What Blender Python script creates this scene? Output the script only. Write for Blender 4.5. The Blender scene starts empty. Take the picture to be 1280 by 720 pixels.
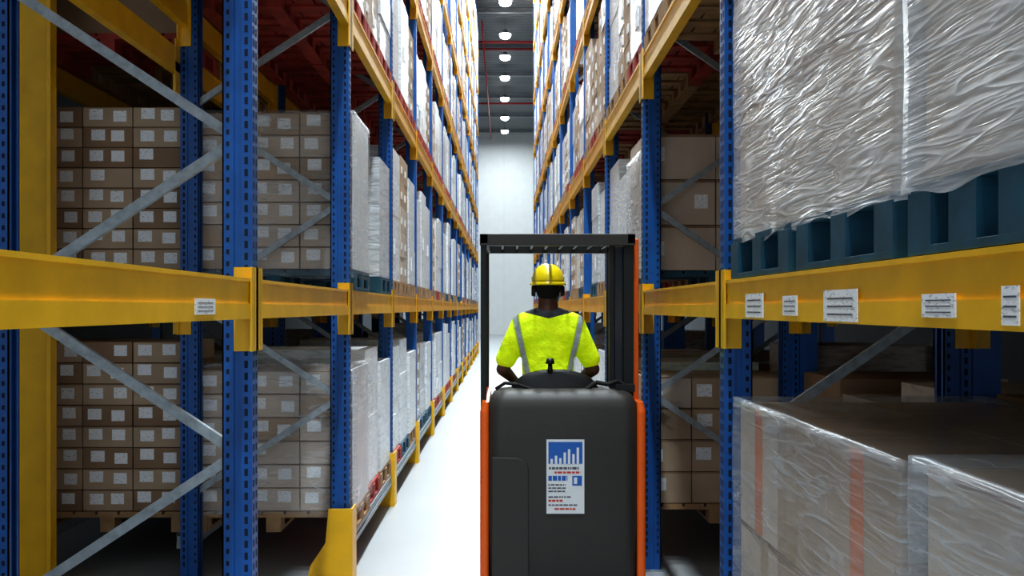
import bpy, bmesh, math, random
from mathutils import Vector, Matrix, noise
scene = bpy.context.scene
COL = scene.collection
scene.view_settings.view_transform = 'Standard'
try: scene.view_settings.look = 'Medium High Contrast'
except Exception as ex: print('look', ex)

# ------------------------------------------------------------------ materials
def new_mat(name):
    m = bpy.data.materials.new(name); m.use_nodes = True
    nt = m.node_tree; b = nt.nodes['Principled BSDF']
    return m, nt, b
def ramp(nt, src, stops):
    r = nt.nodes.new('ShaderNodeValToRGB')
    els = r.color_ramp.elements
    while len(els) < len(stops): els.new(0.5)
    for e, (p, c) in zip(els, stops):
        e.position = p; e.color = (c[0], c[1], c[2], 1) if len(c) == 3 else c
    nt.links.new(src, r.inputs[0]); return r
def tex_noise(nt, scale=(1,1,1), rot=(0,0,0), ns=5, detail=4, dist=0.0):
    tc = nt.nodes.new('ShaderNodeTexCoord'); mp = nt.nodes.new('ShaderNodeMapping')
    mp.inputs['Scale'].default_value = scale; mp.inputs['Rotation'].default_value = rot
    nt.links.new(tc.outputs['Object'], mp.inputs[0])
    n = nt.nodes.new('ShaderNodeTexNoise'); n.inputs['Scale'].default_value = ns
    n.inputs['Detail'].default_value = detail; n.inputs['Distortion'].default_value = dist
    nt.links.new(mp.outputs[0], n.inputs['Vector']); return n
def nmath(nt, op, a, c=None, clamp=False):
    q = nt.nodes.new('ShaderNodeMath'); q.operation = op; q.use_clamp = clamp
    for i, v in enumerate((a, c)):
        if isinstance(v, (int, float)): q.inputs[i].default_value = v
        elif v is not None: nt.links.new(v, q.inputs[i])
    return q.outputs[0]
def simple(name, c, rough=0.5, metal=0.0, var=0.12, ns=4, bump=0.0, scale=(1,1,1), coat=0):
    m, nt, b = new_mat(name)
    n = tex_noise(nt, scale=scale, ns=ns)
    lo = tuple(x*(1-var) for x in c); hi = tuple(min(1, x*(1+var)) for x in c)
    r = ramp(nt, n.outputs['Fac'], [(0.3, lo), (0.7, hi)])
    nt.links.new(r.outputs[0], b.inputs['Base Color'])
    b.inputs['Roughness'].default_value = rough; b.inputs['Metallic'].default_value = metal
    b.inputs['Coat Weight'].default_value = coat
    if bump:
        bp = nt.nodes.new('ShaderNodeBump'); bp.inputs['Strength'].default_value = bump
        bp.inputs['Distance'].default_value = 0.01
        nt.links.new(n.outputs['Fac'], bp.inputs['Height']); nt.links.new(bp.outputs[0], b.inputs['Normal'])
    return m
def emis(name, c, s):
    m, nt, b = new_mat(name)
    b.inputs['Emission Color'].default_value = (*c, 1); b.inputs['Emission Strength'].default_value = s
    b.inputs['Base Color'].default_value = (*c, 1)
    return m

M = {}
M['blue'] = simple('rack_blue', (0.008, 0.098, 0.36), 0.38, var=0.18, ns=6)
M['hole'] = simple('slot_dark', (0.004, 0.010, 0.03), 0.8)
M['yellow'] = simple('beam_yellow', (0.86, 0.48, 0.010), 0.38, var=0.10, ns=5)
M['orange'] = simple('beam_amber', (0.84, 0.42, 0.010), 0.42, var=0.12, ns=5)
M['steel'] = simple('galvanised', (0.34, 0.38, 0.41), 0.45, 0.5, var=0.2, ns=25)
M['wood'] = simple('pallet_wood', (0.36, 0.22, 0.11), 0.8, var=0.35, ns=6, scale=(1, 6, 1))
M['woodred'] = simple('pallet_red', (0.36, 0.045, 0.03), 0.7, var=0.35, ns=6)
M['teal'] = simple('pallet_teal', (0.006, 0.068, 0.115), 0.6, var=0.3, ns=8)
M['card'] = simple('cardboard', (0.48, 0.35, 0.24), 0.75, var=0.14, ns=3)
M['card2'] = simple('cardboard_dark', (0.30, 0.19, 0.115), 0.75, var=0.16, ns=3)
M['cardw'] = simple('cardboard_pale', (0.60, 0.50, 0.41), 0.7, var=0.10, ns=3)
M['cardg'] = simple('cardboard_greyish', (0.48, 0.41, 0.37), 0.7, var=0.10, ns=3)
M['printo'] = simple('carton_print_orange', (0.68, 0.20, 0.05), 0.6, var=0.1)
M['tape'] = simple('tape', (0.50, 0.38, 0.24), 0.3, var=0.05)
M['black'] = simple('black_plastic', (0.010, 0.011, 0.012), 0.45, var=0.2, ns=30)
M['truck'] = simple('truck_charcoal', (0.042, 0.038, 0.034), 0.52, var=0.10, ns=120, bump=0.05)
M['torange'] = simple('truck_orange', (0.88, 0.14, 0.012), 0.35, var=0.05)
M['rubber'] = simple('rubber', (0.02, 0.02, 0.02), 0.8)
M['red'] = simple('pipe_red', (0.40, 0.012, 0.015), 0.4)
M['skin'] = simple('skin_dark', (0.13, 0.056, 0.034), 0.5, var=0.12, ns=10)
M['hair'] = simple('hair_black', (0.01, 0.008, 0.007), 0.8)
M['helmet'] = simple('helmet_yellow', (0.97, 0.74, 0.01), 0.28, var=0.03, coat=0.4)
M['trouser'] = simple('trousers_navy', (0.015, 0.02, 0.045), 0.85)
M['eyew'] = simple('eye_white', (0.8, 0.8, 0.78), 0.3, var=0.02)
M['lip'] = simple('lips', (0.16, 0.05, 0.04), 0.5)
M['lampcase'] = simple('lamp_case', (0.25, 0.27, 0.29), 0.4)
M['lamp'] = emis('lamp_glow', (0.93, 0.97, 1.0), 20)
M['white'] = simple('sticker_white', (0.80, 0.82, 0.84), 0.4, var=0.02)
M['sheet'] = simple('cover_sheet', (0.80, 0.83, 0.86), 0.4, var=0.10, ns=4, scale=(1, 5, 1))
M['sblue'] = simple('sticker_blue', (0.02, 0.13, 0.48), 0.4, var=0.1)
M['sred'] = simple('sticker_red', (0.55, 0.05, 0.03), 0.4)
M['ink'] = simple('label_ink', (0.10, 0.10, 0.12), 0.6)
M['tint'] = simple('tinted_panel', (0.03, 0.035, 0.04), 0.15, var=0.1)

m, nt, b = new_mat('label_paper')
n = tex_noise(nt, scale=(18, 18, 60), ns=3, detail=2)
r = ramp(nt, n.outputs['Fac'], [(0.34, (0.52, 0.53, 0.56)), (0.42, (0.92, 0.94, 0.97))])
nt.links.new(r.outputs[0], b.inputs['Base Color']); b.inputs['Roughness'].default_value = 0.5
M['label'] = m

def wrap_mat(name, c1, c2, rot):
    m, nt, b = new_mat(name)
    n = tex_noise(nt, scale=(2, 2, 9), rot=rot, ns=3, detail=8, dist=1.0)
    r = ramp(nt, n.outputs['Fac'], [(0.30, c1), (0.52, c2), (0.75, tuple(min(1, x*1.15) for x in c2))])
    nt.links.new(r.outputs[0], b.inputs['Base Color']); b.inputs['Roughness'].default_value = 0.28
    bp = nt.nodes.new('ShaderNodeBump'); bp.inputs['Strength'].default_value = 0.5; bp.inputs['Distance'].default_value = 0.02
    nt.links.new(n.outputs['Fac'], bp.inputs['Height']); nt.links.new(bp.outputs[0], b.inputs['Normal'])
    return m
M['wrapw'] = wrap_mat('wrap_white', (0.60, 0.64, 0.68), (0.84, 0.88, 0.91), (0.5, 0.3, 0))
M['wrapg'] = wrap_mat('wrap_grey', (0.36, 0.39, 0.43), (0.64, 0.68, 0.72), (-0.5, 0.2, 0))
M['wrapb'] = wrap_mat('wrap_brown', (0.28, 0.21, 0.15), (0.48, 0.40, 0.33), (0.4, -0.3, 0))

def film_mat(name, lo, hi, rot, st=1.0, base=(0.70, 0.74, 0.79), wid=10.0):
    m, nt, b = new_mat(name)
    def ridge(scale, rt, ns, det, dist):
        n = tex_noise(nt, scale=scale, rot=rt, ns=ns, detail=det, dist=dist)
        a = nmath(nt, 'ABSOLUTE', nmath(nt, 'SUBTRACT', n.outputs['Fac'], 0.5))
        return nmath(nt, 'SUBTRACT', 1.0, nmath(nt, 'MULTIPLY', a, wid), True)
    r1 = ridge((1.0, 0.8, 7), rot, 2.2, 2, 0.3)
    r2 = ridge((1.2, 0.6, 9), (rot[0]*-0.6, rot[1], 0.3), 2.8, 3, 0.3)
    r3 = ridge((1.0, 0.5, 16), (rot[0]*0.3, 0, 0.1), 3.4, 3, 0.2)
    mx = nmath(nt, 'MAXIMUM', r1, nmath(nt, 'MULTIPLY', r2, 0.7)); mx = nmath(nt, 'MAXIMUM', mx, nmath(nt, 'MULTIPLY', r3, 0.6))
    big = tex_noise(nt, scale=(1, 1, 1.6), ns=2.2, detail=4)
    bigr = ramp(nt, big.outputs['Fac'], [(0.38, (0.15,)*3), (0.65, (1,)*3)])
    pw = nmath(nt, 'POWER', mx, 1.6)
    fac = nmath(nt, 'ADD', nmath(nt, 'MULTIPLY', nmath(nt, 'MULTIPLY', pw, bigr.outputs[0]), hi-lo), lo, True)  # streaky highlights painted in: film goes whiter and more opaque along the ridges
    b.inputs['Base Color'].default_value = (*base, 1)
    b.inputs['Roughness'].default_value = 0.2
    b.inputs['Specular IOR Level'].default_value = 0.6
    bp = nt.nodes.new('ShaderNodeBump'); bp.inputs['Strength'].default_value = 0.4*st; bp.inputs['Distance'].default_value = 0.010
    nt.links.new(mx, bp.inputs['Height']); nt.links.new(bp.outputs[0], b.inputs['Normal'])
    t = nt.nodes.new('ShaderNodeBsdfTransparent'); ms = nt.nodes.new('ShaderNodeMixShader')
    nt.links.new(fac, ms.inputs[0]); nt.links.new(t.outputs[0], ms.inputs[1]); nt.links.new(b.outputs[0], ms.inputs[2])
    nt.links.new(ms.outputs[0], nt.nodes['Material Output'].inputs[0])
    return m
M['film'] = film_mat('stretch_film', 0.34, 0.92, (0.60, 0.15, 0.1), base=(0.76, 0.78, 0.81))
M['filmc'] = film_mat('stretch_film_clear', 0.20, 0.60, (-0.45, 0.2, 0.1), 0.7, base=(0.60, 0.65, 0.71))
M['filmt'] = film_mat('stretch_film_thin', 0.07, 0.5, (-0.5, 0.2, 0.1), 0.5)

m, nt, b = new_mat('polished_concrete')
n = tex_noise(nt, ns=0.9, detail=5)
r = ramp(nt, n.outputs['Fac'], [(0.3, (0.385, 0.40, 0.41)), (0.7, (0.425, 0.445, 0.455))])
nt.links.new(r.outputs[0], b.inputs['Base Color'])
b.inputs['Roughness'].default_value = 0.34
M['floor'] = m
m, nt, b = new_mat('corrugated_ceiling')
tc = nt.nodes.new('ShaderNodeTexCoord'); w = nt.nodes.new('ShaderNodeTexWave'); w.inputs['Scale'].default_value = 1.2
w.bands_direction = 'Y'
nt.links.new(tc.outputs['Object'], w.inputs['Vector'])
r = ramp(nt, w.outputs['Fac'], [(0.2, (0.17, 0.18, 0.19)), (0.8, (0.23, 0.245, 0.255))])
nt.links.new(r.outputs[0], b.inputs['Base Color']); b.inputs['Roughness'].default_value = 0.6
bp = nt.nodes.new('ShaderNodeBump'); bp.inputs['Distance'].default_value = 0.1
nt.links.new(w.outputs['Fac'], bp.inputs['Height']); nt.links.new(bp.outputs[0], b.inputs['Normal'])
M['ceil'] = m
M['wall'] = simple('wall_panel', (0.78, 0.79, 0.77), 0.6, var=0.03, ns=2)
M['wallg'] = simple('wall_panel_grey', (0.07, 0.08, 0.09), 0.7, var=0.1, ns=1)
M['seam'] = simple('wall_seam', (0.6, 0.62, 0.63), 0.7, var=0.05)

m, nt, b = new_mat('hivis_shirt')
tc = nt.nodes.new('ShaderNodeTexCoord'); sx = nt.nodes.new('ShaderNodeSeparateXYZ')
nt.links.new(tc.outputs['Object'], sx.inputs[0])
def mth(op, a, c): return nmath(nt, op, a, c)
ax = mth('ABSOLUTE', sx.outputs['X'], None)
cx = mth('ADD', mth('MULTIPLY', sx.outputs['Z'], 0.22), -0.170)
d = mth('ABSOLUTE', mth('SUBTRACT', ax, cx), None)
strap = mth('LESS_THAN', d, 0.016)
edge = mth('LESS_THAN', d, 0.024)
hz = mth('LESS_THAN', mth('ABSOLUTE', mth('SUBTRACT', sx.outputs['Z'], 1.38), None), 0.024)
torso = mth('LESS_THAN', ax, 0.205)
hz = mth('MULTIPLY', hz, torso)
strap = mth('MAXIMUM', strap, hz)
yz = mth('ADD', mth('MULTIPLY', ax, 0.25), 1.780)
yoke = mth('MULTIPLY', mth('GREATER_THAN', sx.outputs['Z'], yz), mth('LESS_THAN', ax, 0.16))
n = tex_noise(nt, ns=9, detail=5)
base = ramp(nt, n.outputs['Fac'], [(0.3, (0.60, 0.88, 0.0)), (0.7, (0.78, 1.0, 0.01))])
def mixc(f, a, c):
    q = nt.nodes.new('ShaderNodeMix'); q.data_type = 'RGBA'
    nt.links.new(f, q.inputs['Factor'])
    nt.links.new(a, q.inputs['A'])
    q.inputs['B'].default_value = (*c, 1); return q.outputs['Result']
c1 = mixc(edge, base.outputs[0], (0.35, 0.5, 0.03))
c1 = mixc(strap, c1, (0.26, 0.30, 0.32))
c1 = mixc(yoke, c1, (0.025, 0.03, 0.035))
nt.links.new(c1, b.inputs['Base Color']); b.inputs['Roughness'].default_value = 0.8
nt.links.new(c1, b.inputs['Emission Color']); b.inputs['Emission Strength'].default_value = 0.25  # cloth emits its own colour, a faint glow added to the shirt
bp = nt.nodes.new('ShaderNodeBump'); bp.inputs['Strength'].default_value = 0.9; bp.inputs['Distance'].default_value = 0.04
nt.links.new(n.outputs['Fac'], bp.inputs['Height']); nt.links.new(bp.outputs[0], b.inputs['Normal'])
M['shirt'] = m

# ------------------------------------------------------------------ mesh builder
class MB:
    def __init__(s): s.v = []; s.f = []; s.m = []; s.names = []
    def mi(s, n):
        if n not in s.names: s.names.append(n)
        return s.names.index(n)
    def box(s, x0, x1, y0, y1, z0, z1, mat):
        if x0 > x1: x0, x1 = x1, x0
        if y0 > y1: y0, y1 = y1, y0
        if z0 > z1: z0, z1 = z1, z0
        o = len(s.v)
        s.v += [(x0,y0,z0),(x1,y0,z0),(x1,y1,z0),(x0,y1,z0),(x0,y0,z1),(x1,y0,z1),(x1,y1,z1),(x0,y1,z1)]
        s.f += [(o,o+3,o+2,o+1),(o+4,o+5,o+6,o+7),(o,o+1,o+5,o+4),(o+1,o+2,o+6,o+5),(o+2,o+3,o+7,o+6),(o+3,o,o+4,o+7)]
        s.m += [s.mi(mat)]*6
    def bar(s, p0, p1, w, t, mat, up=(0,1,0)):
        p0 = Vector(p0); p1 = Vector(p1); d = (p1-p0).normalized(); u = Vector(up)
        a = d.cross(u).normalized()*w/2; c = a.cross(d).normalized()*t/2
        o = len(s.v)
        for p in (p0, p1):
            s.v += [tuple(p-a-c), tuple(p+a-c), tuple(p+a+c), tuple(p-a+c)]
        s.f += [(o,o+3,o+2,o+1),(o+4,o+5,o+6,o+7),(o,o+1,o+5,o+4),(o+1,o+2,o+6,o+5),(o+2,o+3,o+7,o+6),(o+3,o,o+4,o+7)]
        s.m += [s.mi(mat)]*6
    def cyl(s, p0, p1, r0, r1, mat, n=16):
        p0 = Vector(p0); p1 = Vector(p1); d = (p1-p0).normalized()
        u = Vector((0,0,1)) if abs(d.z) < 0.9 else Vector((1,0,0))
        a = d.cross(u).normalized(); c = d.cross(a).normalized(); o = len(s.v)
        for p, r in ((p0, r0), (p1, r1)):
            for i in range(n):
                t = 2*math.pi*i/n; s.v.append(tuple(p+a*math.cos(t)*r+c*math.sin(t)*r))
        for i in range(n):
            j = (i+1) % n; s.f.append((o+i, o+j, o+n+j, o+n+i))
        s.f.append(tuple(range(o+n-1, o-1, -1))); s.f.append(tuple(range(o+n, o+2*n)))
        s.m += [s.mi(mat)]*(n+2)
    def prism(s, pts, y0, y1, mat):
        o = len(s.v); n = len(pts)
        for y in (y0, y1): s.v += [(p[0], y, p[1]) for p in pts]
        for i in range(n):
            j = (i+1) % n; s.f.append((o+i, o+j, o+n+j, o+n+i))
        s.f.append(tuple(range(o+n-1, o-1, -1))); s.f.append(tuple(range(o+n, o+2*n)))
        s.m += [s.mi(mat)]*(n+2)
    def loft(s, rings, mat, cap=True):
        o = len(s.v); n = len(rings[0])
        for r in rings: s.v += [tuple(p) for p in r]
        for k in range(len(rings)-1):
            for i in range(n):
                j = (i+1) % n; s.f.append((o+k*n+i, o+k*n+j, o+(k+1)*n+j, o+(k+1)*n+i)); s.m.append(s.mi(mat))
        if cap:
            s.f.append(tuple(range(o+n-1, o-1, -1))); s.f.append(tuple(range(o+(len(rings)-1)*n, o+len(rings)*n)))
            s.m += [s.mi(mat)]*2
    def build(s, name, bevel=0, smooth=False, parent=None, segs=2, loc=None):
        me = bpy.data.meshes.new(name); me.from_pydata(s.v, [], s.f)
        for nme in s.names: me.materials.append(M[nme])
        me.polygons.foreach_set('material_index', s.m)
        bm = bmesh.new(); bm.from_mesh(me); bmesh.ops.recalc_face_normals(bm, faces=bm.faces); bm.to_mesh(me); bm.free()
        if smooth: me.polygons.foreach_set('use_smooth', [True]*len(me.polygons))
        ob = bpy.data.objects.new(name, me); COL.objects.link(ob)
        if bevel:
            bv = ob.modifiers.new('bevel', 'BEVEL'); bv.width = bevel; bv.segments = segs; bv.limit_method = 'ANGLE'
        if parent: ob.parent = parent
        if loc: ob.location = loc
        return ob
def empty(name, loc=(0,0,0)):
    e = bpy.data.objects.new(name, None); e.location = loc; e.empty_display_size = 0.2; COL.objects.link(e); return e

# ------------------------------------------------------------------ shell
X0, X1, Y0, Y1, H = -7.0, 7.0, -4.0, 75.0, 14.1
mb = MB(); mb.box(X0, X1, Y0, Y1, -0.15, 0, 'floor'); mb.build('floor')
mb = MB(); mb.box(X0, X1, Y0, Y1, H, H+0.1, 'ceil')
mb.build('ceiling')
mb = MB()
mb.box(X0, X1, Y1, Y1+0.2, 0, H, 'wall')
for i in range(7):
    x = X0+1+i*2; mb.box(x-0.01, x+0.01, Y1-0.015, Y1, 0, H, 'seam')
mb.build('wall_back')
mb = MB(); mb.box(X0-0.2, X0, Y0, Y1, 0, H, 'wallg'); mb.build('wall_left')
mb = MB(); mb.box(X1, X1+0.2, Y0, Y1, 0, H, 'wallg'); mb.build('wall_right')
mb = MB()
for y in range(8, 75, 6):
    mb.box(X0, X1, y-0.08, y+0.08, H-0.22, H-0.18, 'lampcase'); mb.box(X0, X1, y-0.01, y+0.01, H-0.20, H-0.02, 'lampcase')
mb.build('ceiling_beams')
mb = MB()
for y, z in ((47.5, H-0.55), (49.0, H-0.5), (62, H-0.5)):
    mb.cyl((X0+0.1, y, z), (X1-0.1, y, z), 0.055, 0.055, 'red', 12)
mb.cyl((-0.9, 44, H-0.55), (-0.9, 74.8, H-0.55), 0.04, 0.04, 'red', 10)
mb.build('sprinkler_pipe', smooth=True)

def lamp(y, power, x=0.05, far=False):
    e = empty('high_bay_lamp', (x, y, H-0.6))
    mb = MB()
    mb.cyl((0,0,0.05), (0,0,0.20), 0.16, 0.10, 'lampcase', 20)
    mb.cyl((0,0,0.02), (0,0,0.05), 0.26, 0.25, 'lampcase', 20)
    mb.cyl((0,0,0.20), (0,0,0.6), 0.012, 0.012, 'lampcase', 6)
    mb.build('housing', parent=e)
    mb = MB()
    mb.loft([[(r_*math.cos(2*math.pi*k/20), r_*math.sin(2*math.pi*k/20), z) for k in range(20)] for r_, z in ((0.24, 0.02), (0.24, -0.06), (0.20, -0.13), (0.12, -0.17))], 'lamp')
    mb.build('diffuser', parent=e, smooth=True)
    l = bpy.data.lights.new('lamp_light', 'AREA'); l.shape = 'DISK'; l.size = 0.5; l.energy = power; l.color = (0.84, 0.94, 1.0)
    o = bpy.data.objects.new('lamp_light', l); o.location = (0, 0, -0.19); o.parent = e; COL.objects.link(o)
for y, p in ((-2, 480), (2, 480), (6, 660), (11, 780), (17, 780), (23, 760), (29, 740), (35, 700), (41, 680)):
    lamp(y, p)
for y in (46, 50, 54.5, 60): lamp(y, 640)
lamp(66, 480); lamp(71, 360)

# ------------------------------------------------------------------ racks
def upright(mb, xa, sg, y, h, detail, w=0.125):
    if not detail:
        mb.box(xa, xa+sg*w, y, y+0.1, 0, h, 'blue'); return
    t = 0.006
    mb.box(xa, xa+sg*t, y, y+0.1, 0, h, 'blue')
    for yy, s2 in ((y, 1), (y+0.1, -1)):
        mb.box(xa+sg*t, xa+sg*0.045, yy, yy+s2*t, 0, h, 'blue')
        mb.box(xa+sg*0.045, xa+sg*0.08, yy+s2*0.010, yy+s2*0.016, 0, h, 'blue')
        mb.box(xa+sg*0.045, xa+sg*0.048, yy, yy+s2*0.016, 0, h, 'blue')
        mb.box(xa+sg*0.077, xa+sg*0.08, yy, yy+s2*0.016, 0, h, 'blue')
        mb.box(xa+sg*0.08, xa+sg*w, yy, yy+s2*t, 0, h, 'blue')
        mb.box(xa+sg*(w-t), xa+sg*w, yy, yy+s2*0.025, 0, h, 'blue')
    z = 0.1
    zm = min(h, 4.6)
    while z < zm:
        mb.box(xa+sg*0.018, xa+sg*0.032, y-0.0012, y+0.001, z, z+0.03, 'hole')
        mb.box(xa+sg*0.096, xa+sg*0.108, y-0.0012, y+0.001, z+0.025, z+0.045, 'hole')
        mb.box(xa-sg*0.0012, xa+sg*0.001, y+0.02, y+0.034, z, z+0.03, 'hole')
        mb.box(xa-sg*0.0012, xa+sg*0.001, y+0.066, y+0.08, z, z+0.03, 'hole')
        z += 0.05
def rack(name, xf, sg, frames, levels, h, guard=True, detail_n=4, w=0.125, ground0=2, DEP=1.1, extra=None, skip_front0=False):
    mb = MB()
    xr = xf+sg*DEP
    for i, y in enumerate(frames):
        det = i < detail_n
        if not (skip_front0 and i == 0): upright(mb, xf, sg, y, h, det, w)
        upright(mb, xr, -sg, y, h, det, w)
        z = 0.58
        xs = (xf+sg*0.10, xr-sg*0.10)
        k = 0
        while z+0.66 < h and not (skip_front0 and i == 0):
            a = xs[1] if k % 2 == 0 else xs[0]; c = xs[0] if k % 2 == 0 else xs[1]
            mb.bar((a, y+0.05, z+0.02), (c, y+0.05, z+0.64), 0.042, 0.03, 'steel')
            z += 0.66; k += 1
        for x in (xf, xr-sg*w): mb.box(x-0.02*sg, x+sg*(w+0.025), y-0.03, y+0.13, 0, 0.008, 'steel')
        if guard:
            g = xf-sg*0.02
            pts = [(g, 0.0), (g+sg*0.30, 0.0), (g+sg*0.27, 0.12), (g+sg*0.17, 0.27), (g+sg*0.15, 0.50), (g, 0.50)]
            mb.prism(pts, y-0.05, y-0.035, 'yellow')
            mb.box(g-sg*0.012, g, y-0.05, y+0.15, 0, 0.50, 'yellow')
            mb.box(g, g+sg*0.16, y+0.135, y+0.15, 0, 0.42, 'yellow')
    for i in range(len(frames)-1):
        ya = frames[i]+0.1; yb = frames[i+1]
        for j, zt in enumerate(levels):
            if j == 0 and i < ground0: continue
            col = 'steel' if j == 0 else ('yellow' if i < 3 else 'orange')
            hh = 0.10 if j == 0 else 0.165
            for q, (x, s2) in enumerate(((xf, sg), (xr, -sg))):
                mb.box(x+s2*0.002, x+s2*0.048, ya, yb, zt-hh*0.62, zt, col)
                mb.box(x-s2*0.006, x+s2*0.050, ya, yb, zt-hh, zt-hh*0.62, col)
                mb.box(x-s2*0.006, x+s2*0.050, ya, yb, zt-0.012, zt+0.002, col)
                if j:
                    for yy, d in ((ya, 1), (yb, -1)):
                        mb.box(x-s2*0.010, x-s2*0.003, yy-d*0.07, yy+d*0.05, zt-0.30, zt+0.05, col)
                        mb.box(x-s2*0.010, x+s2*0.075, yy+d*0.0, yy+d*0.007, zt-0.30, zt+0.05, col)
    if extra: extra(mb)
    return mb.build(name)

LV_L = [0.30, 1.97, 3.92, 5.6, 7.35, 9.1, 10.8, 12.3]
LV_L2 = [0.30, 1.97, 3.60, 5.3, 7.0]
LV_R = [0.30, 1.97, 3.62, 5.35, 7.1, 8.85, 10.6, 12.2]
FL = [1.7+2.8*i for i in range(16)]
FR = [1.85]+[4.8+2.8*i for i in range(12)]
XL, XR = -1.05, 0.98
DL, DR = 1.14, 1.1
X2L = XL-DL-0.005; X2R = XR+DR+0.005
RL = rack('pallet_rack', XL, -1, FL, LV_L, 13.6, DEP=DL)
RR = rack('pallet_rack', XR, 1, FR, LV_R, 13.4, guard=False, ground0=2)
def ex(mb):
    zt = 3.60
    mb.box(X2L, X2L-0.05, 1.8, 7.3, zt-0.10, zt, 'yellow'); mb.box(X2L+0.004, X2L-0.05, 1.8, 7.3, zt-0.165, zt-0.10, 'yellow')
    mb.box(X2L+0.004, X2L-0.003, 7.20, 7.30, zt-0.30, zt+0.05, 'yellow')
    upright(mb, X2L, -1, 1.7, 9.0, False, 0.075)
rack('pallet_rack', X2L, -1, FL[2:7], LV_L2, 9.0, guard=False, detail_n=0, w=0.075, ground0=0, extra=ex, skip_front0=True)
rack('pallet_rack', X2R, 1, FR[:6], LV_R[:5], 9.0, guard=False, detail_n=0, ground0=0)

# ------------------------------------------------------------------ pallets & loads
def pallet(mb, x0, x1, y0, y1, z, mat, h=0.14):
    if x0 > x1: x0, x1 = x1, x0
    bw = 0.10
    for fx in (0, 0.5, 1):
        cx = x0+bw/2+(x1-x0-bw)*fx
        mb.box(cx-bw/2, cx+bw/2, y0, y1, z, z+0.02, mat)
        for fy in (0, 0.5, 1):
            cy = y0+0.07+(y1-y0-0.14)*fy
            mb.box(cx-bw/2, cx+bw/2, cy-0.07, cy+0.07, z+0.02, z+h-0.04, mat)
    for fy in (0, 0.5, 1):
        cy = y0+0.07+(y1-y0-0.14)*fy
        mb.box(x0, x1, cy-0.07, cy+0.07, z+h-0.04, z+h-0.02, mat)
    n = 7
    for i in range(n):
        a = x0+(x1-x0)*i/n; mb.box(a+0.008, a+(x1-x0)/n-0.008, y0, y1, z+h-0.02, z+h, mat)

def cartons(mb, x0, x1, y0, y1, z0, z1, nx, ny, nz, mats, face_x=None, lab=0.9, seed=0, lsize=(0.095, 0.075), stripe=False, jit=0.004, two=True):
    r = random.Random(seed)
    if x0 > x1: x0, x1 = x1, x0
    dx = (x1-x0)/nx; dy = (y1-y0)/ny; dz = (z1-z0)/nz
    for k in range(nz):
        for i in range(nx):
            for j in range(ny):
                if 0 < i < nx-1 and 0 < j < ny-1 and k < nz-1: continue
                mt = r.choice(mats); jx = r.uniform(-jit, jit)*0.3; jy = r.uniform(0, jit*2)
                a, c, e = x0+i*dx+jx, y0+j*dy+jy, z0+k*dz
                g = 0.004
                mb.box(a+g, a+dx-g, c+g, c+dy-g, e+0.001, e+dz-g, mt)
                yf = c+g
                if j == 0:
                    lw, lh = lsize
                    if r.random() < lab:
                        px = a+0.03+r.uniform(0, 0.03); pz = e+dz*r.uniform(0.28, 0.42)
                        mb.box(px, px+lw, yf-0.0015, yf, pz, pz+lh, 'label')
                    if two and r.random() < lab:
                        px = a+dx-0.03-lw-r.uniform(0, 0.03); pz = e+dz*r.uniform(0.22, 0.40)
                        mb.box(px, px+lw*0.95, yf-0.0015, yf, pz, pz+lh, 'label')
                    mb.box(a+g, a+dx-g, yf-0.001, yf, e+dz*0.93, e+dz-g, 'card2')
                if face_x is not None:
                    last = (i == nx-1) if face_x > 0 else (i == 0)
                    if last:
                        xx = a+dx-g if face_x > 0 else a+g
                        if r.random() < lab*0.7:
                            py = c+dy*r.uniform(0.1, 0.5)
                            mb.box(xx, xx+face_x*0.0015, py, py+0.13, e+dz*0.3, e+dz*0.3+lsize[1]*1.4, 'label')
                        if stripe:
                            py = c+dy*r.uniform(0.3, 0.8)
                            mb.box(xx, xx+face_x*0.001, py-0.06, py+0.06, e+0.002, e+dz-g, r.choice(['printo', 'printo', 'tape']))
                        mb.box(xx, xx+face_x*0.0008, c+g, c+dy-g, e+dz*0.96, e+dz-g, 'card2')

def film_box(name, x0, x1, y0, y1, z0, z1, mat, amp=0.012, step=0.035, parent=None, flare=0.0, seed=0, base=0.006):
    bm = bmesh.new()
    if x0 > x1: x0, x1 = x1, x0
    nx = max(2, int((x1-x0)/step)); ny = max(2, int((y1-y0)/step)); nz = max(2, int((z1-z0)/step))
    def P(u, v, w):
        return Vector((x0+(x1-x0)*u, y0+(y1-y0)*v, z0+(z1-z0)*w))
    def grid(na, nb, fn):
        vs = [[bm.verts.new(fn(i/na, j/nb)) for j in range(nb+1)] for i in range(na+1)]
        for i in range(na):
            for j in range(nb):
                bm.faces.new((vs[i][j], vs[i+1][j], vs[i+1][j+1], vs[i][j+1]))
    grid(ny, nz, lambda a, c: P(0, a, c)); grid(ny, nz, lambda a, c: P(1, a, c))
    grid(nx, nz, lambda a, c: P(a, 0, c)); grid(nx, nz, lambda a, c: P(a, 1, c))
    grid(nx, ny, lambda a, c: P(a, c, 1))
    bmesh.ops.remove_doubles(bm, verts=bm.verts, dist=0.0005)
    bmesh.ops.recalc_face_normals(bm, faces=bm.faces)
    bm.normal_update()
    for v in bm.verts:
        p = v.co; q = Vector((p.x*2+seed, (p.y+p.z*0.5)*2.2, (p.z-p.y*0.30)*4.0))
        n = noise.noise(q)+0.4*noise.noise(q*2.3)
        low = max(0, 1-(p.z-z0)/0.15)
        v.co = p+v.normal*(base+amp*n+flare*low*(0.5+n))
        if low > 0.95: v.co.z += 0.025*noise.noise(Vector((p.x*4, p.y*4, seed)))
    me = bpy.data.meshes.new(name); bm.to_mesh(me); bm.free()
    me.materials.append(M[mat]); me.polygons.foreach_set('use_smooth', [True]*len(me.polygons))
    ob = bpy.data.objects.new(name, me); COL.objects.link(ob)
    if parent: ob.parent = parent
    return ob

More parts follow.
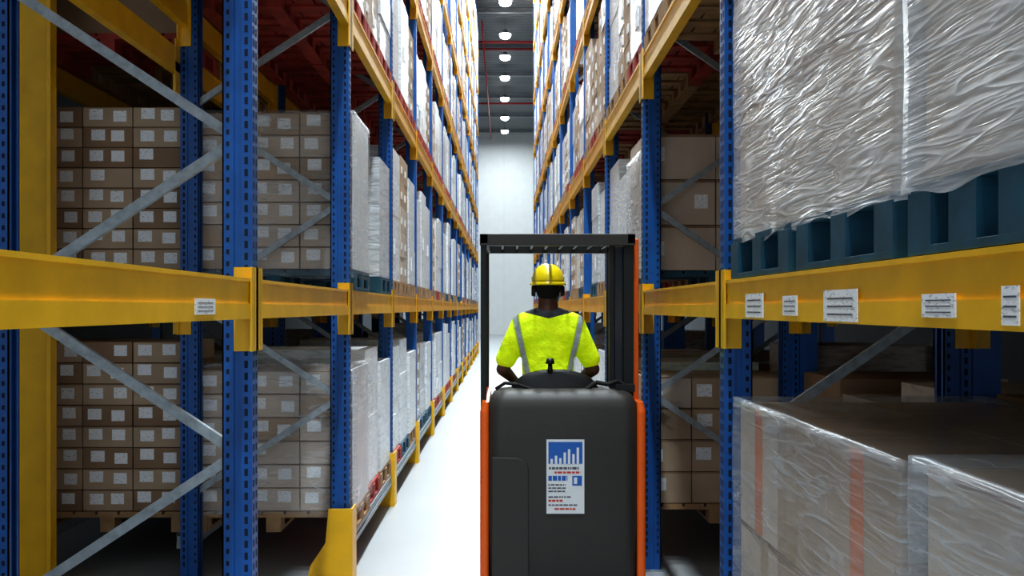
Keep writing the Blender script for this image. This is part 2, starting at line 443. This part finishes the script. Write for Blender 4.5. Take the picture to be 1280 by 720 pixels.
def load_obj(fn, shell=None):
    e = empty('pallet_load'); mb = MB(); fn(mb); mb.build('cartons_and_pallet', bevel=0.003, segs=1, parent=e)
    if shell: film_box('stretch_wrap', *shell[:6], shell[6], parent=e, **shell[7])
    return e

yb = 7.3+0.14
def fl1(mb):
    pallet(mb, XL+0.02, XL-1.1, yb, yb+0.86, 1.975, 'teal')
    cartons(mb, XL, XL-1.08, yb, yb+0.82, 2.12, 3.20, 3, 2, 7, ['card', 'cardw', 'cardw'], face_x=None, seed=1)
e = load_obj(fl1)
film_box('stretch_wrap', XL-1.09, XL+0.012, yb+0.0, yb+0.86, 2.06, 3.21, 'filmt', amp=0.004, parent=e)
mb = MB(); mb.box(XL+0.003, XL+0.007, yb+0.01, yb+0.83, 2.12, 3.19, 'sheet'); mb.build('white_cover_sheet', parent=e)
def fl0(mb):
    pallet(mb, XL+0.02, XL-1.1, yb, yb+0.86, 0.305, 'wood')
    cartons(mb, XL, XL-1.08, yb, yb+0.82, 0.45, 1.42, 3, 2, 6, ['card', 'cardw', 'cardw'], seed=2)
e = load_obj(fl0)
film_box('stretch_wrap', XL-1.09, XL+0.03, yb+0.0, yb+0.88, 0.42, 1.46, 'filmt', amp=0.006, parent=e)
mb = MB(); mb.box(XL+0.003, XL+0.010, yb+0.01, yb+0.83, 0.45, 1.43, 'sheet'); mb.build('white_cover_sheet', parent=e)
for (zb, zt, sd) in ((0.305, 1.62, 3), (1.975, 3.24, 4)):
    def fr2(mb):
        xa = X2L
        pallet(mb, xa, xa-1.08, yb, yb+0.86, zb, 'wood')
        cartons(mb, xa-0.02, xa-1.06, yb, yb+0.82, zb+0.145, zt, 3, 2, 8, ['card2', 'card', 'card'], seed=sd)
    load_obj(fr2)

def ra(mb):
    for a, c in ((2.72, 3.62), (3.72, 4.66)): pallet(mb, XR+0.0, XR+1.08, a, c, 1.975, 'teal', 0.17)
    cartons(mb, XR+0.03, XR+1.06, 2.72, 4.62, 2.15, 3.75, 2, 3, 3, ['cardw', 'cardg', 'cardw'], face_x=-1, lab=0.15, seed=5, jit=0.008)
load_obj(ra, (XR+0.015, XR+1.08, 2.70, 4.66, 2.12, 3.78, 'film', dict(amp=0.006, flare=0.008, seed=3)))
def rb(mb):
    pallet(mb, XR+0.0, XR+1.08, 2.0, 2.62, 1.975, 'teal', 0.17)
    cartons(mb, XR+0.03, XR+1.06, 2.0, 2.59, 2.15, 3.75, 2, 1, 3, ['cardw', 'cardg'], face_x=-1, lab=0.1, seed=6, jit=0.008)
load_obj(rb, (XR+0.0, XR+1.08, 1.99, 2.63, 2.12, 3.78, 'film', dict(amp=0.006, flare=0.008, seed=9)))
def rc(mb):
    pallet(mb, XR+0.0, XR+1.08, 2.72, 4.66, 0.305, 'wood')
    cartons(mb, XR+0.03, XR+1.06, 2.74, 4.62, 0.45, 1.45, 2, 3, 2, ['cardw', 'card'], face_x=-1, lab=0.4, seed=7, stripe=True, lsize=(0.085, 0.1))
load_obj(rc, (XR+0.012, XR+1.08, 2.70, 4.66, 0.43, 1.465, 'filmc', dict(amp=0.006, seed=5)))
def rd(mb):
    pallet(mb, XR+0.0, XR+1.08, 2.0, 2.60, 0.305, 'wood')
    cartons(mb, XR+0.03, XR+1.06, 2.02, 2.58, 0.45, 1.47, 2, 1, 2, ['cardg', 'cardw'], face_x=-1, lab=1.5, seed=8, lsize=(0.085, 0.1))
load_obj(rd, (XR+0.0, XR+1.08, 2.0, 2.60, 0.43, 1.49, 'filmc', dict(amp=0.006, seed=6)))
yb2 = 7.6+0.14
def rf1(mb):
    pallet(mb, XR, XR+1.08, yb2, yb2+0.86, 1.975, 'teal')
    cartons(mb, XR+0.02, XR+1.06, yb2, yb2+0.82, 2.12, 3.10, 2, 2, 3, ['cardw', 'cardw'], lab=0.3, seed=9, lsize=(0.1, 0.1))
e = load_obj(rf1)
film_box('stretch_wrap', XR, XR+0.10, yb2+0.004, yb2+0.86, 2.06, 2.98, 'film', amp=0.006, parent=e)
def rf0(mb):
    pallet(mb, XR, XR+1.08, yb2, yb2+0.86, 0.305, 'wood')
    cartons(mb, XR+0.02, XR+1.06, yb2, yb2+0.82, 0.45, 1.36, 3, 2, 4, ['card', 'cardw'], lab=0.7, seed=10, lsize=(0.11, 0.09), two=False)
load_obj(rf0)

def generic(mb, xa, sg, y0, y1, z, top, r, bright=True, red=False):
    pm = r.choice(['wood', 'wood', 'teal', 'woodred']) if top < 3.5 else r.choice(['wood', 'woodred', 'wood'])
    if red: pm = 'woodred'
    pallet(mb, xa+sg*0.0, xa+sg*1.08, y0, y1, z+0.005, pm)
    t = r.random(); zb = z+0.15
    ins = r.uniform(0.0, 0.03)
    if t < 0.70:
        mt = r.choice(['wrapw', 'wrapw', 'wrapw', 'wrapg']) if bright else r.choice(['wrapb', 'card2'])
        n = r.choice([1, 2, 3]); hh = (top-zb)/n
        for k in range(n):
            q = r.uniform(0, 0.012)
            mb.box(xa+sg*(ins+q), xa+sg*1.06, y0+0.01+q, y1-0.01-q, zb+k*hh, zb+(k+1)*hh-0.004, mt)
        if r.random() < 0.5:
            mb.box(xa+sg*(ins-0.002), xa+sg*(ins+0.02), y0+0.3, y0+0.45, zb+hh*0.4, zb+hh*0.4+0.15, 'label')
    else:
        n = r.choice([3, 4, 5]); hh = (top-zb)/n; dy = (y1-y0-0.02)/2
        for k in range(n):
            for j in range(2):
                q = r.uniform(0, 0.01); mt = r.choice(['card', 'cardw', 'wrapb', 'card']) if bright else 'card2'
                mb.box(xa+sg*(ins+q), xa+sg*1.06, y0+0.01+j*dy+0.002, y0+0.01+(j+1)*dy-0.002, zb+k*hh, zb+(k+1)*hh-0.004, mt)
                mb.box(xa+sg*(ins-0.002), xa+sg*(ins+0.02), y0+0.06+j*dy, y0+0.16+j*dy, zb+(k+.3)*hh, zb+(k+.3)*hh+0.07, 'label')
def bulk(name, xf, sg, frames, levels, skip, seed, bright=True, red=False):
    r = random.Random(seed); mb = MB()
    for i in range(len(frames)-1):
        for j, z in enumerate(levels):
            nxt = levels[j+1] if j+1 < len(levels) else z+1.4
            for k in range(3):
                if (i, j, k) in skip or (i, j, -1) in skip: continue
                y0 = frames[i]+0.14+k*0.89
                if r.random() < 0.05: continue
                top = z+0.15+r.uniform(0.62, 0.83)*(nxt-z-0.3)
                generic(mb, xf, sg, y0, y0+0.84, z, top, r, bright, red and i in (2, 3, 4, 5) and j in (2, 3))
    return mb.build(name)
bulk('stacked_pallet_loads', XL, -1, FL, LV_L, {(0,0,-1),(0,1,-1),(1,0,-1),(1,1,-1),(2,0,0),(2,1,0)}, 11, red=True)
bulk('stacked_pallet_loads', XR, 1, FR, LV_R, {(0,0,-1),(0,1,-1),(2,0,0),(2,1,0),(1,0,-1),(1,1,-1)}, 12)
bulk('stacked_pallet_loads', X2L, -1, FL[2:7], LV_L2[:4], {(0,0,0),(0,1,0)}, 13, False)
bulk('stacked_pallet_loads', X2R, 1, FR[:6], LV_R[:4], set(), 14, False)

mb = MB()
def blab(y, w, h, zc, x=XR-0.006, s=-1):
    mb.box(x, x+s*0.003, y-w/2, y+w/2, zc-h/2, zc+h/2, 'label')
    for k in range(3): mb.box(x+s*0.003, x+s*0.0035, y-w*0.38, y+w*0.38, zc-h*0.3+k*h*0.25, zc-h*0.3+k*h*0.25+h*0.05, 'ink')
for px, wpx, hpx in ((945, 22, 30), (990, 18, 25), (1053, 42, 40), (1177, 42, 30), (1268, 22, 50)):
    y = 1322/(px-630); s_ = 1349/y
    blab(y, wpx/(px-630)*y, hpx/s_, 1.85+3/s_)
mb.build('location_labels', parent=RR)
mb = MB(); y = 1.05*1349/(630-254); blab(y, 25/376*y, 20/(1349/y), 1.855, XL+0.006, 1); mb.build('location_labels', parent=RL)

mb = MB()
mb.box(-3.60, -2.90, 6.97, 7.00, 0, 5.0, 'yellow')
mb.box(-2.93, -2.90, 6.90, 6.97, 0, 5.0, 'yellow'); mb.box(-3.60, -3.57, 6.90, 6.97, 0, 5.0, 'yellow')
mb.build('yellow_safety_panel', bevel=0.004)

# ------------------------------------------------------------------ reach truck
TR = empty('reach_truck', (0.368, 6.7, 0))
def rrect(x0, x1, y0, y1, r, z, n=8):
    pts = []
    for cx, cy, a0 in ((x1-r, y0+r, -90), (x1-r, y1-r, 0), (x0+r, y1-r, 90), (x0+r, y0+r, 180)):
        for i in range(n+1):
            a = math.radians(a0+90*i/n); pts.append((cx+r*math.cos(a), cy+r*math.sin(a), z))
    return pts
W = 0.518
def tb(fn, name, **k):
    mb = MB(); fn(mb); return mb.build(name, parent=TR, **k)
def f(mb):
    rings = []
    for z, ins in ((0.10, 0.03), (0.13, 0.01), (0.5, 0.0), (1.0, 0.0), (1.22, 0.006), (1.275, 0.018), (1.31, 0.04), (1.328, 0.075), (1.333, 0.12)):
        rings.append(rrect(-W+0.045+ins, W-0.045-ins, 0+ins, 0.42, 0.09, z))
    mb.loft(rings, 'truck')
tb(f, 'battery_hood', smooth=True)
def f(mb):
    pts = [(-W+0.075, 0.12)]
    pts += [(-0.215, 0.12)]
    for i in range(9):
        a = math.radians(90*i/8); pts.append((-0.295+0.08*math.cos(a), 0.84+0.08*math.sin(a)))
    pts += [(-W+0.075, 0.925)]
    mb.prism(pts, -0.008, 0.02, 'truck')
    mb.box(-0.12, W-0.1, -0.006, 0.01, 0.10, 0.16, 'black')
tb(f, 'service_panel', bevel=0.006)
def f(mb):
    for s in (-1, 1):
        a, c = s*(W-0.055), s*W
        rings = []
        for z, ins in ((0.08, 0.0), (1.20, 0.0), (1.26, 0.012)):
            rings.append(rrect(min(a, c)+(ins if s < 0 else 0), max(a, c)-(ins if s > 0 else 0), 0.03+ins, 1.55, 0.022, z, 5))
        mb.loft(rings, 'torange')
tb(f, 'side_skirts', smooth=False)
def f(mb):
    mb.box(-W+0.05, W-0.05, 0.42, 1.45, 0.12, 0.345, 'black')
    mb.box(-W+0.05, W-0.05, 1.35, 1.52, 0.345, 1.16, 'truck')
    mb.box(-W+0.05, -W+0.11, 0.42, 1.35, 0.345, 0.9, 'truck'); mb.box(W-0.11, W-0.05, 0.42, 1.35, 0.345, 1.0, 'truck')
    mb.box(-0.30, 0.10, 1.12, 1.36, 1.12, 1.18, 'black')
tb(f, 'operator_cabin', bevel=0.012)
def f(mb):
    x0, x1, z1, z0 = -0.105+0.0, 0.13, 1.035, 0.575
    mb.box(x0, x1, -0.012, -0.008, z0, z1, 'white')
    mb.box(x0+0.012, x1-0.012, -0.0135, -0.012, z1-0.15, z1-0.015, 'sblue')
    for k, hgt in enumerate((0.03, 0.05, 0.035, 0.07, 0.09, 0.06, 0.10)):
        mb.box(x0+0.025+k*0.027, x0+0.04+k*0.027, -0.0145, -0.0135, z1-0.15, z1-0.15+hgt, 'white')
    r = random.Random(3)
    def line(z, h, mat, a, c):
        x = x0+a
        while x < x0+c:
            w = r.uniform(0.008, 0.03); mb.box(x, min(x+w, x0+c), -0.0135, -0.012, z, z+h, mat); x += w+0.005
    line(z1-0.185, 0.014, 'ink', 0.015, 0.20); line(z1-0.21, 0.012, 'sred', 0.05, 0.21)
    line(z1-0.255, 0.03, 'sblue', 0.012, 0.13); mb.box(x1-0.075, x1-0.015, -0.0135, -0.012, z1-0.285, z1-0.225, 'sblue')
    mb.box(x1-0.065, x1-0.045, -0.0145, -0.0135, z1-0.275, z1-0.235, 'white')
    for k in range(3): line(z1-0.285-k*0.02, 0.008, 'ink', 0.012, 0.12)
    line(z1-0.36, 0.008, 'ink', 0.012, 0.15); line(z1-0.385, 0.012, 'sred', 0.012, 0.10)
    line(z1-0.41, 0.008, 'ink', 0.012, 0.19); line(z1-0.435, 0.010, 'sred', 0.05, 0.18)
tb(f, 'notice_sticker')
def f(mb):
    pr = []
    for i in range(13):
        t = i/12; z = 1.28+0.17*t; wd = 0.29*math.sqrt(max(0.02, 1-(t**2.6)*0.93)); 
        pr.append([(-0.04+wd*math.cos(a)*(1), 0.30+0.07*math.sin(a)*(1-0.5*t), z) for a in [2*math.pi*k/28 for k in range(28)]])
    mb.loft(pr, 'black')
    mb.cyl((-0.07, 0.27, 1.43), (-0.07, 0.27, 1.49), 0.018, 0.014, 'black'); mb.cyl((-0.07, 0.27, 1.49), (-0.07, 0.27, 1.525), 0.030, 0.022, 'black')
tb(f, 'backrest', smooth=True)
def f(mb):
    P = [(0.16, 0.2, 1.33), (0.22, 0.2, 1.375), (0.30, 0.22, 1.36), (0.36, 0.2, 1.385), (0.44, 0.22, 1.33)]
    for a, c in zip(P, P[1:]): mb.cyl(a, c, 0.014, 0.014, 'rubber', 8)
    P = [(-0.42, 0.25, 1.33), (-0.36, 0.22, 1.37), (-0.28, 0.2, 1.36), (-0.2, 0.22, 1.33)]
    for a, c in zip(P, P[1:]): mb.cyl(a, c, 0.011, 0.011, 'rubber', 8)
    mb.box(0.34, 0.46, 0.12, 0.26, 1.32, 1.365, 'black')
tb(f, 'cables')
def f(mb):
    zt = 2.325
    mb.box(-W, -W+0.038, 0.22, 0.27, 1.20, zt-0.02, 'black'); mb.box(-W, -W+0.038, 1.38, 1.43, 1.10, zt-0.02, 'black')
    mb.box(0.31, 0.345, 0.25, 0.30, 1.28, zt-0.05, 'black'); mb.box(0.40, 0.465, 0.24, 0.31, 1.28, zt-0.05, 'black')
    mb.box(0.40, 0.465, 1.38, 1.43, 1.10, zt-0.02, 'black')
    mb.box(0.345, 0.40, 0.27, 0.28, 1.28, zt-0.08, 'tint')
    mb.box(-W-0.005, 0.472, 0.20, 0.28, zt-0.075, zt, 'truck'); mb.box(-W-0.005, 0.472, 1.38, 1.46, zt-0.065, zt, 'black')
    mb.box(-W-0.005, -W+0.05, 0.20, 1.46, zt-0.065, zt, 'black'); mb.box(0.42, 0.472, 0.20, 1.46, zt-0.065, zt, 'black')
    for k in range(8): 
        x = -W+0.13+k*0.105; mb.box(x, x+0.02, 0.28, 1.38, zt-0.04, zt-0.01, 'black')
tb(f, 'overhead_guard', bevel=0.008)
def f(mb):
    mb.box(W-0.045, W-0.012, 0.30, 0.40, 1.2, 2.30, 'torange')
tb(f, 'orange_pillar', bevel=0.008)
def f(mb):
    for x in (-0.33, 0.33):
        mb.box(x-0.04, x+0.04, 1.60, 1.72, 0.10, 1.20, 'black'); mb.box(x-0.065, x+0.065, 1.86, 2.95, 0.10, 0.14, 'steel')
        mb.box(x-0.065, x+0.065, 1.80, 1.86, 0.10, 0.60, 'steel')
    for z in (0.3, 0.7, 1.15): mb.box(-0.37, 0.37, 1.64, 1.70, z, z+0.06, 'black')
    mb.box(-0.45, 0.45, 1.72, 1.80, 0.2, 0.26, 'black'); mb.box(-0.45, 0.45, 1.72, 1.80, 0.5, 0.56, 'black')
    for x in (-W+0.02, W-0.12): mb.box(x, x+0.10, 1.55, 2.6, 0.06, 0.2, 'torange')
tb(f, 'mast_and_forks', bevel=0.006)
def f(mb):
    for x, y, rr in ((-0.05, 0.35, 0.13), (-W+0.07, 2.45, 0.11), (W-0.07, 2.45, 0.11), (0.35, 0.35, 0.11), (-0.35, 0.35, 0.11)):
        mb.cyl((x-0.045, y, rr), (x+0.045, y, rr), rr, rr, 'rubber', 24)
tb(f, 'wheels')
def f(mb):
    c = Vector((-0.07, 1.02, 1.27)); n = 28; ring = []
    for i in range(n):
        a = 2*math.pi*i/n; ring.append(c+Vector((math.cos(a)*0.17, math.sin(a)*0.10, math.sin(a)*0.05)))
    for i in range(n): mb.cyl(ring[i], ring[(i+1) % n], 0.012, 0.012, 'black', 8)
    mb.cyl((-0.07, 1.2, 1.15), tuple(c), 0.03, 0.025, 'black'); mb.bar(tuple(ring[0]), tuple(ring[14]), 0.03, 0.012, 'black', (0,0,1))
tb(f, 'steering_wheel')

# ------------------------------------------------------------------ operator
OP = empty('forklift_operator', (0.298, 7.32, 0))
def ell(c, r, n=14):
    out = []
    for i in range(n+1):
        t = math.pi*i/n
        for j in range(n*2):
            a = math.pi*j/n; out.append(Vector((c[0]+r[0]*math.sin(t)*math.cos(a), c[1]+r[1]*math.sin(t)*math.sin(a), c[2]+r[2]*math.cos(t))))
    return out
def body(name, parts, mat, vox, sm=6, parent=OP):
    bm = bmesh.new()
    for grp in parts:
        vs = []
        for c, r in grp:
            if isinstance(r, (int, float)): r = (r, r, r)
            n = 8 if max(r) < 0.03 else 12
            vs += [bm.verts.new(p) for p in ell(c, r, n)]
        res = bmesh.ops.convex_hull(bm, input=vs)
        dele = [g for g in set(res['geom_interior']+res['geom_unused']) if isinstance(g, bmesh.types.BMVert) and g.is_valid]
        bmesh.ops.delete(bm, geom=dele, context='VERTS')
    me = bpy.data.meshes.new(name); bm.to_mesh(me); bm.free(); me.materials.append(M[mat])
    ob = bpy.data.objects.new(name, me); COL.objects.link(ob); ob.parent = parent
    rm = ob.modifiers.new('remesh', 'REMESH'); rm.mode = 'VOXEL'; rm.voxel_size = vox; rm.use_smooth_shade = True
    s = ob.modifiers.new('smooth', 'SMOOTH'); s.factor = 0.5; s.iterations = sm
    return ob
def seg(a, ra, c, rc): return [(a, ra), (c, rc)]
parts = []
parts.append([((0, 0.005, 2.03), (0.080, 0.100, 0.095)), ((0, 0.03, 1.955), (0.066, 0.075, 0.07)), ((0, 0.058, 1.905), (0.034, 0.037, 0.026))])
parts.append(seg((0, -0.015, 1.96), 0.066, (0, -0.02, 1.80), 0.068))
parts.append(seg((0, 0.110, 1.995), 0.010, (0, 0.122, 1.968), 0.015))
parts.append([((0, 0.101, 1.937), (0.024, 0.010, 0.009))])
for s in (-1, 1):
    parts.append([((s*0.083, 0.0, 1.985), (0.012, 0.02, 0.033))])
    parts.append(seg((s*0.02, 0.097, 2.018), 0.010, (s*0.045, 0.087, 2.018), 0.009))
    parts.append(seg((s*0.05, -0.01, 1.76), 0.05, (s*0.17, -0.005, 1.735), 0.055))
    S = (s*0.185, 0, 1.73); E = (s*0.305, 0.0, 1.435); Wr = (s*0.215, 0.245, 1.335)
    parts.append(seg(S, 0.058, E, 0.045)); parts.append(seg(E, 0.046, Wr, 0.028))
    h = Vector((s*0.165, 0.34, 1.315)); wv = Vector(Wr)
    d = (h-wv).normalized(); side = Vector((s*-1.0, -0.45, 0)).normalized(); dn = Vector((0, 0, -1))
    parts.append([(tuple(wv), 0.025), (tuple(h+side*0.022), (0.018, 0.02, 0.015)), (tuple(h-side*0.026), (0.018, 0.02, 0.015))])
    for k, L in enumerate((0.9, 1.0, 0.95, 0.75)):
        b0 = h+side*(0.030-0.020*k)+d*0.008
        p1 = b0+d*0.036*L+dn*0.006; p2 = p1+d*0.010+dn*0.026*L; p3 = p2-d*0.016+dn*0.014*L
        parts.append(seg(tuple(b0), 0.0095, tuple(p1), 0.009)); parts.append(seg(tuple(p1), 0.009, tuple(p2), 0.0085)); parts.append(seg(tuple(p2), 0.0085, tuple(p3), 0.0075))
    t0 = wv+d*0.03+side*0.022; t1 = t0+side*0.026+d*0.022+dn*0.012; t2 = t1+d*0.026+dn*0.022
    parts.append(seg(tuple(t0), 0.013, tuple(t1), 0.011)); parts.append(seg(tuple(t1), 0.011, tuple(t2), 0.009))
parts.append([((0, 0, 1.66), (0.15, 0.09, 0.1)), ((0, 0, 1.30), (0.14, 0.09, 0.08))])
for s in (-1, 1):
    parts.append(seg((s*0.09, 0, 1.24), 0.08, (s*0.10, 0.02, 0.86), 0.055)); parts.append(seg((s*0.10, 0.02, 0.86), 0.052, (s*0.11, -0.01, 0.45), 0.036))
body('body', parts, 'skin', 0.0065, 4)
sp = [[((0, 0, 1.675), (0.19, 0.118, 0.10)), ((0, 0.0, 1.50), (0.178, 0.118, 0.09))],
      [((0, 0, 1.50), (0.178, 0.118, 0.09)), ((0, 0, 1.32), (0.175, 0.122, 0.09))],
      [((0, -0.02, 1.815), (0.088, 0.085, 0.035)), ((0, -0.005, 1.70), (0.185, 0.110, 0.09))]]
for s in (-1, 1):
    sp.append(seg((s*0.05, -0.02, 1.80), 0.060, (s*0.175, 0, 1.735), 0.080))
    sp.append(seg((s*0.175, 0, 1.73), 0.082, (s*0.285, 0.0, 1.505), 0.070))
    sp.append(seg((s*0.14, 0, 1.66), 0.10, (s*0.22, 0, 1.60), 0.085))
body('hivis_shirt', sp, 'shirt', 0.010, 8)
tp = [[((0, 0, 1.27), (0.17, 0.118, 0.08)), ((0, 0, 1.18), (0.175, 0.12, 0.06))]]
for s in (-1, 1):
    tp.append(seg((s*0.09, 0, 1.2), 0.098, (s*0.10, 0.02, 0.86), 0.075)); tp.append(seg((s*0.10, 0.02, 0.86), 0.072, (s*0.11, -0.01, 0.46), 0.058))
body('trousers', tp, 'trouser', 0.011, 5)
bp_ = []
for s in (-1, 1):
    bp_.append([((s*0.11, -0.02, 0.395), (0.045, 0.05, 0.045)), ((s*0.115, 0.14, 0.378), (0.045, 0.06, 0.030))]); bp_.append(seg((s*0.11, -0.015, 0.40), 0.048, (s*0.11, -0.015, 0.50), 0.05))
body('boots', bp_, 'black', 0.009, 4)
body('hair', [[((0, -0.012, 2.03), (0.087, 0.102, 0.09)), ((0, -0.040, 1.945), (0.078, 0.066, 0.045))]], 'hair', 0.008, 3)
mb = MB()
for s in (-1, 1):
    mb.cyl((s*0.084, 0.0, 1.965), (s*0.112, 0.0, 1.965), 0.040, 0.034, 'black', 20)
    mb.bar((s*0.098, 0.0, 1.99), (s*0.106, 0, 2.06), 0.012, 0.012, 'black')
mb.build('ear_defenders', parent=OP, bevel=0.005)
mb = MB()
for s in (-1, 1):
    mb.cyl((s*0.032, 0.096, 2.0), (s*0.032, 0.102, 2.0), 0.011, 0.007, 'eyew', 12); mb.cyl((s*0.032, 0.101, 2.0), (s*0.032, 0.1035, 2.0), 0.005, 0.004, 'hair', 10)
mb.box(-0.022, 0.022, 0.107, 0.111, 1.935, 1.939, 'lip')
mb.build('face_details', parent=OP)
mb = MB(); rings = []; N = 48
for i in range(15):
    t = i/14; a = t*math.pi/2
    rings_r = math.cos(a)**0.8 if t < 1 else 0.02
    z = 2.025+0.125*math.sin(a)
    ring = []
    for k in range(N):
        th = 2*math.pi*k/N; rx = 0.110*rings_r; ry = 0.132*rings_r
        x, y = rx*math.cos(th), ry*math.sin(th)
        ring.append((x, y, z))
    rings.append(ring)
brim = []
for rr, z in ((0.100, 2.012), (0.122, 2.003), (0.124, 2.010), (0.110, 2.026)):
    brim.append([(rr*math.cos(2*math.pi*k/N), (rr+0.024+(0.035 if math.sin(2*math.pi*k/N) > 0.3 else 0))*math.sin(2*math.pi*k/N), z) for k in range(N)])
mb.loft(rings, 'helmet'); mb.loft(brim, 'helmet', cap=False)
mb.build('hard_hat', parent=OP, smooth=True)

# ------------------------------------------------------------------ world & camera
w = bpy.data.worlds.new('World'); scene.world = w; w.use_nodes = True
bg = w.node_tree.nodes['Background']; bg.inputs[0].default_value = (0.80, 0.91, 1.0, 1); bg.inputs[1].default_value = 0.72
cam = bpy.data.cameras.new('Camera'); co = bpy.data.objects.new('Camera', cam); COL.objects.link(co)
co.location = (0, 0, 1.85); co.rotation_euler = (math.pi/2, 0, 0)
cam.sensor_width = 36; cam.lens = 1349/1280*36; cam.shift_x = 10/1280; cam.shift_y = 25/1280
cam.clip_start = 0.05; cam.clip_end = 300
scene.camera = co
